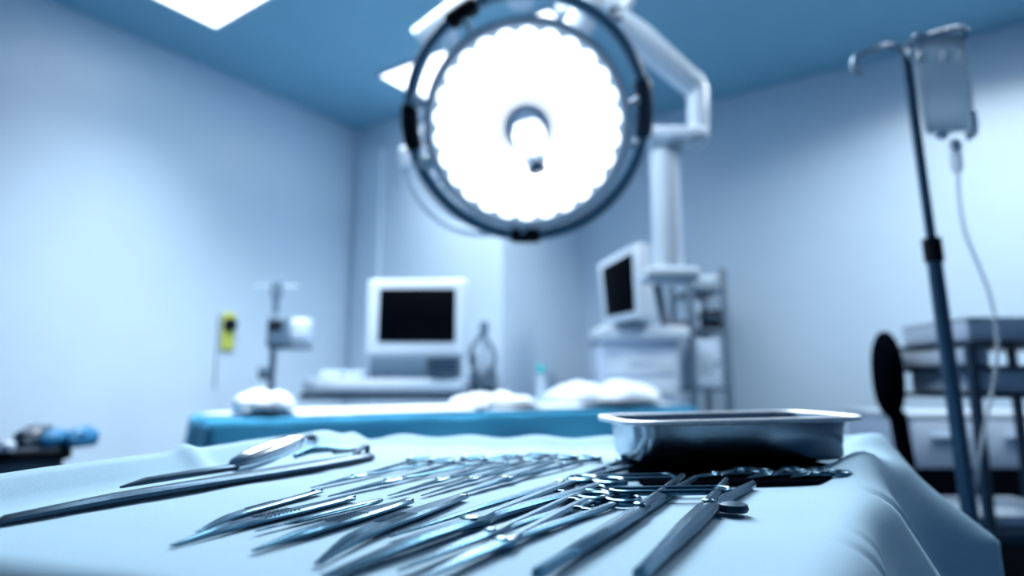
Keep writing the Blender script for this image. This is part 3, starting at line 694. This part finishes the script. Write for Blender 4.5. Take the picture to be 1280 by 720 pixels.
# ---------------------------------------------------------------- surgical lamps
def lamp(center, face, R, lit, label, ringm, grips, suspension, ring_up=0.0, name='surgical_lamp', group='round surgical lamps'):
    c = Vector(center); t = thing(name, label, 'surgical lamp', c, 0, group)
    q = Vector((0, 0, 1)).rotation_difference(Vector(face))   # local z = facing
    # keep the lamp's x axis level
    fz = Vector(face).normalized(); fx = Vector((0, 0, 1)).cross(fz).normalized(); fy = fz.cross(fx)
    MX = Matrix((fx, fy, fz)).transposed()
    def L_(x, y, z): return MX @ Vector((x, y, z))
    def put(b): 
        b.bm.transform(MX.to_4x4()); return b
    # local x here points to the photo's left, y up
    Rl = R; Rr = R * 1.268
    b = MB(); b.lathe([(0, -.10), (Rl * .35, -.10), (Rl * .8, -.075), (Rl * 1.05, -.045), (Rl * 1.11, -.02), (Rl * 1.11, -.004), (Rl * 1.07, .006), (Rl * 1.005, .002), (Rl * 1.0, -.004), (0, -.004)], n=72)
    put(b).build('housing', 'white', t)
    b = MB(); b.lathe([(0, -.003), (Rl * .955, -.003), (Rl * .96, -.001), (Rl * .955, .001), (0, .001)], n=64); pl_ = put(b).build('light_plate', 'ledplate' if lit else 'ledoff', t)
    for rr, nn, sz in ((.895, 26, .105), (.68, 19, .11), (.465, 12, .11)):
        b = MB()
        for i in range(nn):
            qq = 2 * PI * (i + .5) / nn
            b.lathe([(Rl * sz, .0005), (Rl * sz * .98, .006), (Rl * sz * .6, .010), (0, .011)], (Rl * rr * math.cos(qq), Rl * rr * math.sin(qq), 0), n=16)
        o = put(b).build('led_ring', 'led' if lit else 'ledoff', t)
    # centre hub and sterile handle
    b = MB(); b.lathe([(0, 0), (Rl * .25, 0), (Rl * .25, .006), (Rl * .21, .014), (0, .014)], n=16); put(b).build('hub', 'white2', t)
    b = MB(); b.lathe([(0, .0), (.046, .0), (.050, .02), (.048, .04), (.040, .06), (.032, .085), (.031, .125), (.029, .135), (0, .137)], n=28)
    tl_ = Matrix.Translation((0, 0, .012)) @ Vector((0, 0, 1)).rotation_difference(Vector((.16 if lit else 0, -.62, .55)).normalized()).to_matrix().to_4x4()
    b.bm.transform(tl_); h_ = put(b).build('sterile_handle', 'cover' if lit else 'white2', t)
    b = MB(); b.lathe([(0, .1372), (.028, .1372), (.028, .150), (.023, .153), (0, .153)], n=24); b.bm.transform(tl_); put(b).build('handle_tip', 'ring', h_)
    # outer guide ring
    zr = -.03
    b = MB(); N = 96
    b.tube([(Rr * math.cos(2 * PI * i / N), Rr * math.sin(2 * PI * i / N) + ring_up, zr) for i in range(N)], (.0195 if lit else .012), 10, closed=True); rg = put(b).build('guide_ring', ringm, t)
    for a0_, a1_, m_ in grips:
        b = MB(); n_ = 12
        P_ = [(Rr * math.cos(math.radians(a0_ + (a1_ - a0_) * i / n_)), Rr * math.sin(math.radians(a0_ + (a1_ - a0_) * i / n_)) + ring_up, zr) for i in range(n_ + 1)]
        b.tube(P_, [.02] + [.027] * (n_ - 1) + [.02], 12); put(b).build('grip', m_, rg)
    for a_ in ((12, -10, 122, -92, 200, 168) if lit else (12, -90, 180, 90)):
        ca, sa = math.cos(math.radians(a_)), math.sin(math.radians(a_))
        b = MB(); b.tube([(Rl * 1.08 * ca, Rl * 1.08 * sa, -.015), (Rl * 1.18 * ca, Rl * 1.18 * sa + ring_up * .5, -.015), (Rr * ca, Rr * sa + ring_up, zr)], [.014, .024, .016] if (lit and 160 < a_ < 210) else [.010, .010, .012], 12)
        put(b).build('spoke', 'white', t)
    back = L_(0, 0, -.10)
    fr = Frame(c)
    for i, (path, rad, m_, nm) in enumerate(suspension):
        P_ = [back if p == 'back' else fr(p) for p in path]
        MB().tube(spline(P_, 6) if len(P_) > 2 else P_, rad, 16).build(nm, m_, t)
    return t, c + L_(0, 0, .02), MX
LC = K(659, 160, 1.80)
face = (Vector((0, 0, EYE)) - LC).normalized(); face = (face + Vector((0.02, 0, -.10))).normalized()
HUB = K(720, -60, 2.05)       # joint off the top of the frame
mount = Vector((K(700, 0, 2.35).x, 2.35, CEIL))
lt, lpos, LMX = lamp(LC, face, .284, True, 'big round lit surgical lamp with a dark blue guide ring', 'ring',
     [(157, 173, 'black') if False else (-8, 20, 'navy'), (114, 130, 'black'), (172, 194, 'black'), (-98, -83, 'black')],
     [(['back', LC + Vector((.02, .20, .10)), K(735, 5, 2.0), K(742, -40, 2.05)], .052, 'white', 'suspension_arm'),
      ([K(742, -40, 2.05), K(735, -110, 2.15), mount + Vector((.05, 0, -.45))], .045, 'white', 'suspension_arm'),
      ([mount + Vector((.05, 0, -.5)), mount + Vector((.05, 0, 0))], .07, 'white', 'ceiling_column')], ring_up=.018)
l2c = K(602, 198, 2.55); f2_ = (Vector((-.05, 0, EYE + .1)) - l2c).normalized()
mount2 = Vector((mount.x - .16, mount.y + .06, CEIL))
lamp(l2c, f2_, .257, False, 'unlit surgical lamp with a pale ring, half hidden behind the big lit one', 'pale',
     [(172, 187, 'white')],
     [(['back', l2c + Vector((-.10, .2, .12)), K(505, 90, 2.75) if False else l2c + Vector((-.12, .22, .3)), K(560, 20, 2.45)], .03, 'pale', 'suspension_arm'),
      ([K(522, 48, 2.40), K(606, -18, 2.33), K(660, -70, 2.3), mount2 + Vector((0, 0, -.35))], .042, 'pale', 'suspension_arm'),
      ([mount2 + Vector((0, 0, -.4)), mount2], .055, 'white', 'ceiling_column')])
# lit lamp's light
al = area('lamp_glow', (0, 0, 0), (0, 0, 0), .54, .54, 9.5, col=(0.88, 0.95, 1.0), spread=math.radians(115), shape='DISK')
zf = LMX @ Vector((0, 0, 1)); al.location = W(lpos + zf * .02)
al.rotation_euler = (W(zf).to_track_quat('Z', 'Y') @ __import__('mathutils').Quaternion((1, 0, 0), PI)).to_euler()

# ---------------------------------------------------------------- pendant arm and drop tube
DP = 2.35
kp = K(836, 345, DP); t = thing('ceiling_pendant', 'white jointed ceiling pendant arm with a drop tube, right of the lit lamp', 'pendant', (kp.x, kp.y, kp.z)); fr = Frame(kp)
P = lambda px, py, d=DP: fr(K(px, py, d))
MB().tube([P(766, 20, 2.25), P(800, 48, 2.28), P(868, 108)], [.046, .058, .05], 18).build('spring_arm', 'white', t)
MB().tube([P(868, 96), P(872, 112), P(873, 150), P(872, 176)], [.032, .044, .042, .042], 16).build('elbow', 'white', t)
MB().box((P(842, 172).x, 0, P(842, 172).z), (P(884, 172).x - P(803, 172).x, .12, .062), .022, seg=3).build('bracket', 'white', t)
MB().cyl(P(836, 192) + Vector((0, 0, .012)), P(836, 184) + Vector((0, 0, .01)), .072, .085).build('collar', 'pale', t)
MB().cyl(P(836, 345), (P(836, 345).x, 0, P(836, 190).z), .056).build('drop_tube', 'white', t)
MB().box((P(836, 345).x - .0, 0, .0), (.20, .14, .05), .015, seg=3).build('end_head', 'white', t)
MB().cyl(P(772, 30, 2.24), P(772, 14, 2.24), .032).build('joint', 'black', t)
MB().tube([P(776, 20, 2.26), P(786, 0, 2.27), P(780, -60, 2.3), fr(mount + Vector((.22, .02, -.42)))], [.02, .03, .03, .03], 12).build('upper_arm', 'white', t)
MB().cyl(fr(mount + Vector((.22, .02, -.46))), fr(mount + Vector((.22, .02, 0))), .05).build('ceiling_column', 'white', t)

# ---------------------------------------------------------------- right drip stand with bag
D7 = 1.35
top = K(1131, 62, D7); bot = K(1212, 640, D7)
dirp = (top - bot).normalized(); foot = bot + dirp * ((0.06 - bot.z) / dirp.z)
t = thing('drip_stand', 'tall dark telescopic drip stand with a hanging clear bag, at right', 'drip stand', (foot.x, foot.y, 0)); fr = Frame((foot.x, foot.y, 0))
brk = K(1171, 305, D7); brk = bot + dirp * ((brk.z - bot.z) / dirp.z)
MB().cyl(fr(foot), fr(brk), .0165, .0150).build('pole', 'poledark', t)
MB().cyl(fr(brk - dirp * .02), fr(top), .0100).build('upper_pole', 'poledark', t)
MB().cyl(fr(brk - dirp * .04), fr(brk + dirp * .012), .019).build('collar', 'black', t)
hk = [[(1131, 62), (1112, 58), (1096, 61), (1078, 68), (1068, 75), (1068, 88), (1076, 90)], [(1131, 62), (1140, 52), (1165, 44), (1190, 37), (1203, 36), (1207, 44), (1201, 50)]]
for P0 in hk: MB().tube(spline([fr(K(x, y, D7)) for x, y in P0], 6), .0068, 10).build('hook', 'polelight', t)
MB().tube(spline([fr(K(1131, 62, D7)), fr(K(1140, 70, D7 - .10)), fr(K(1140, 72, D7 - .16)), fr(K(1140, 62, D7 - .18))], 6), .0055, 10).build('hook', 'polelight', t)
for i in range(5):
    q = 2 * PI * (i + .3) / 5; lg = MB().tube([(0, 0, .09), (.12 * math.cos(q), .12 * math.sin(q), .08), (.27 * math.cos(q), .27 * math.sin(q), .06)], .014, 8).build('leg', 'poledark', t)
    MB().lathe([(0, -.01), (.022, -.01), (.027, 0), (.022, .01), (0, .01)], (.27 * math.cos(q), .27 * math.sin(q), .027), (0, 1, 0), 14).build('caster', 'black', lg)
# bag
bk = K(1180, 170, D7); t = thing('infusion_bag', 'clear infusion bag hanging from the right drip stand with a thin tube', 'infusion bag', bk); fr = Frame(bk)
tl, tr_, br_, bl = [fr(K(x, y, D7)) for x, y in ((1143, 52), (1208, 48), (1219, 165), (1156, 168))]
def bagf(sc, inset, v1):
    def fn(a, b_):
        q = a * 2 * PI; v = b_ * v1
        L0_ = tl.lerp(bl, v); R0_ = tr_.lerp(br_, v); c = (L0_ + R0_) / 2; hw = (R0_ - L0_) / 2
        e = max(0.0, 1 - abs(2 * (b_ if v1 == 1 else b_) - 1) ** 4) ** .5
        s_ = (1 - inset) * (0.90 + .10 * e)
        return c + hw * math.cos(q) * s_ + Vector((0, 1, 0)) * math.sin(q) * .020 * sc * (0.08 + e)
    return fn
b = MB(); b.grid(bagf(1, 0, 1), 32, 20); bmesh.ops.remove_doubles(b.bm, verts=b.bm.verts[:], dist=1e-5)
b.build('pouch', 'clear', t)
MB().box((tl + tr_) / 2 + Vector((0, 0, -.004)), ((tr_ - tl).length, .006, .040), .002).build('hanger_seal', 'linen', t)
for px in (1150, 1180, 1200):
    MB().cyl(fr(K(px, 78, D7 - .02)), fr(K(px + 1, 66, D7 - .02)), .011, .008).build('port', 'linen', t)
MB().tube([fr(K(x, y, D7 - .018)) for x, y in ((1214, 140), (1217, 152), (1217, 166), (1210, 172))], .009, 10).build('label_clip', 'linen', t)
MB().cyl(fr(K(1170, 168, D7)), fr(K(1182, 170, D7)), .009).build('seam', 'white2', t)
MB().lathe([(0, 0), (.010, 0), (.013, .012), (.011, .024), (.006, .03), (0, .03)], fr(K(1195, 190, D7)), n=18).build('spike_port', 'white', t)
MB().lathe([(0, 0), (.006, 0), (.012, .01), (.012, .045), (.006, .052), (0, .052)], fr(K(1197, 216, D7)), n=18).build('drip_chamber', 'clear', t)
MB().tube(spline([fr(K(x, y, D7)) for x, y in ((1197, 216), (1199, 250), (1206, 290), (1222, 330), (1240, 380), (1246, 450), (1226, 560), (1218, 620))], 8), .0042, 8).build('tube', 'clear', t)

# ---------------------------------------------------------------- black chair with paddle back
D8 = 2.0
t, fr, k = standing('surgeon_chair', 'black chair with a tall padded oval back, seen edge on right of the pan', 'chair', 1118, D8, -.54)
P = lambda px, py, off=0.0: Vector(((px - 1118) / 791 * D8, off, K(1118, py, D8).z))
c = P(1112, 468); rr = (P(1112, 414).z - P(1112, 524).z) / 2
b = MB(); bmesh.ops.create_uvsphere(b.bm, u_segments=28, v_segments=18, radius=1)
for v in b.bm.verts:
    z = v.co.z; sgn = 1 if z > 0 else -1
    zz = sgn * abs(z) ** .8
    v.co = Vector((v.co.x * .046, v.co.y * .11, zz * rr)) + c
b.build('backrest', 'pad', t)
sp = P(1118, 515)
MB().tube([(sp.x, 0, sp.z), (sp.x + .012, 0, sp.z - .15), (sp.x + .01, 0, .60), (sp.x - .04, 0, .50)], [(.026, .026)] * 4, 10).build('back_stem', 'pad', t)
MB().lathe([(0, 0), (.17, 0), (.20, .02), (.20, .06), (.16, .085), (0, .09)], (-.30, 0, .48), n=36).build('seat', 'black', t)
MB().cyl((-.30, 0, .10), (-.30, 0, .48), .03).build('gas_column', 'poledark', t)
MB().tube([(-.30, 0, .465), (sp.x - .02, 0, .50)], .018, 8).build('seat_bracket', 'black', t)
for i in range(5):
    q = 2 * PI * i / 5; lg = MB().tube([(-.30, 0, .11), (-.30 + .26 * math.cos(q), .26 * math.sin(q), .075)], [.025, .015], 8).build('leg', 'poledark', t)
    MB().lathe([(0, -.012), (.025, -.012), (.03, 0), (.025, .012), (0, .012)], (-.30 + .26 * math.cos(q), .26 * math.sin(q), .03), (0, 1, 0), 14).build('caster', 'black', lg)

# ---------------------------------------------------------------- right side bench and cart
D9 = 2.75
t, fr, k = standing('side_cabinet', 'long white fronted bench on a black plinth, behind the chair at right', 'cabinet', 1260, D9)
P = lambda px, py, off=0.0: fr(K(px, py, D9)) + Vector((0, off, 0))
a_, b_ = P(1136, 516), P(1420, 586)
MB().box(((a_.x + b_.x) / 2, .26, a_.z - .015), (b_.x - a_.x + .02, .54, .03), .006).build('worktop', 'white', t)
nd = 3
for i in range(nd):
    w = (b_.x - a_.x) / nd; xx = a_.x + w * (i + .5)
    dr = MB().box((xx, .0, (a_.z - .03 + b_.z) / 2), (w - .008, .02, a_.z - .036 - b_.z), .004).build('drawer', 'white2', t)
    MB().box((xx, -.02, a_.z - .10), (.16, .02, .014), .005).build('handle', 'pale', dr)
MB().box(((a_.x + b_.x) / 2, .27, (a_.z - .03 + b_.z) / 2), (b_.x - a_.x, .5, a_.z - .03 - b_.z), .004).build('carcass', 'white2', t)
MB().box(((a_.x + b_.x) / 2, .30, b_.z / 2 - .002), (b_.x - a_.x - .04, .44, b_.z - .006), .004).build('plinth', 'black', t)

D10 = 1.75
t, fr, k = standing('instrument_cart', 'dark framed cart stacked with white boxes at the right edge', 'cart', 1275, D10)
P = lambda px, py, off=0.0: fr(K(px, py, D10)) + Vector((0, off, 0))
xa, xb = P(1212, 430).x, P(1212, 430).x + .40
zs = [K(1240, y, D10).z for y in (426, 457, 492, 667)]
for xx in (xa, xb):
    for yy in (0, .36): MB().box((xx, yy, (zs[0] + .06) / 2), (.024, .024, zs[0] - .06), .004).build('post', 'navy', t)
for z in zs[:3]: MB().box(((xa + xb) / 2, .18, z - .006), (xb - xa, .38, .014), .004).build('shelf', 'navy', t)
MB().box(((xa + xb) / 2, .18, zs[3] - .006), (xb - xa + .06, .42, .03), .006).build('shelf', 'navy', t)
MB().box(((xa + xb) / 2, .18, .12), (xb - xa, .38, .02), .004).build('shelf', 'navy', t)
for xx in (xa, xb):
    for yy in (0, .36): MB().lathe([(0, -.012), (.028, -.012), (.033, 0), (.028, .012), (0, .012)], (xx, yy, .033), (1, 0, 0), 14).build('caster', 'black', t)
G5 = 'boxes on the dark cart'
def cart_box(name, lab, x0, x1, y0, z, m, dep=.30, cat='box'):
    A_, B_ = K(x0, y0, D10), K(x1, y0, D10); w = B_.x - A_.x; h = A_.z - z
    t = thing(name, lab, cat, ((A_.x + B_.x) / 2, D10 + .17, z + .002), 0, G5)
    MB().box((0, 0, h / 2), (w, dep, h), min(.008, h * .2), seg=3).build('body', m, t)
    MB().box((0, -.0, h + .001), (w * 1.02, dep * 1.02, .008), .003).build('lid', 'white', t)
    return t
cart_box('instrument_box', 'wide flat white box on the top of the dark cart', 1214, 1370, 398, zs[0], 'white2')
cart_box('instrument_box', 'low pale box on the second level of the dark cart, left side', 1214, 1244, 437, zs[1], 'white2')
cart_box('instrument_box', 'white box on the third level of the dark cart', 1228, 1360, 463, zs[2], 'white2')
cart_box('instrument_box', 'white tray box on the low shelf of the dark cart', 1226, 1380, 650, zs[3] + .009, 'white2')

# ---------------------------------------------------------------- camera, world, view
cam = bpy.data.cameras.new('camera'); co_ = bpy.data.objects.new('camera', cam); COL.objects.link(co_)
cam.sensor_width = 36; cam.lens = F / 1280 * 36
co_.location = (0, 0, EYE); co_.rotation_euler = (PI / 2 + PITCH, 0, YAW)
cam.clip_start = 0.01
cam.dof.use_dof = True; cam.dof.focus_distance = 0.46; cam.dof.aperture_fstop = 2.6
SC.camera = co_
wd = bpy.data.worlds.new('world'); SC.world = wd; wd.use_nodes = True
wd.node_tree.nodes['Background'].inputs[0].default_value = (0.02, 0.10, 0.22, 1); wd.node_tree.nodes['Background'].inputs[1].default_value = 0.3
SC.view_settings.view_transform = 'Standard'; SC.view_settings.look = 'None'; SC.view_settings.exposure = -0.12; SC.view_settings.gamma = 1
SC.cycles.use_denoising = True
SC.cycles.sample_clamp_indirect = 6
SC.cycles.max_bounces = 10
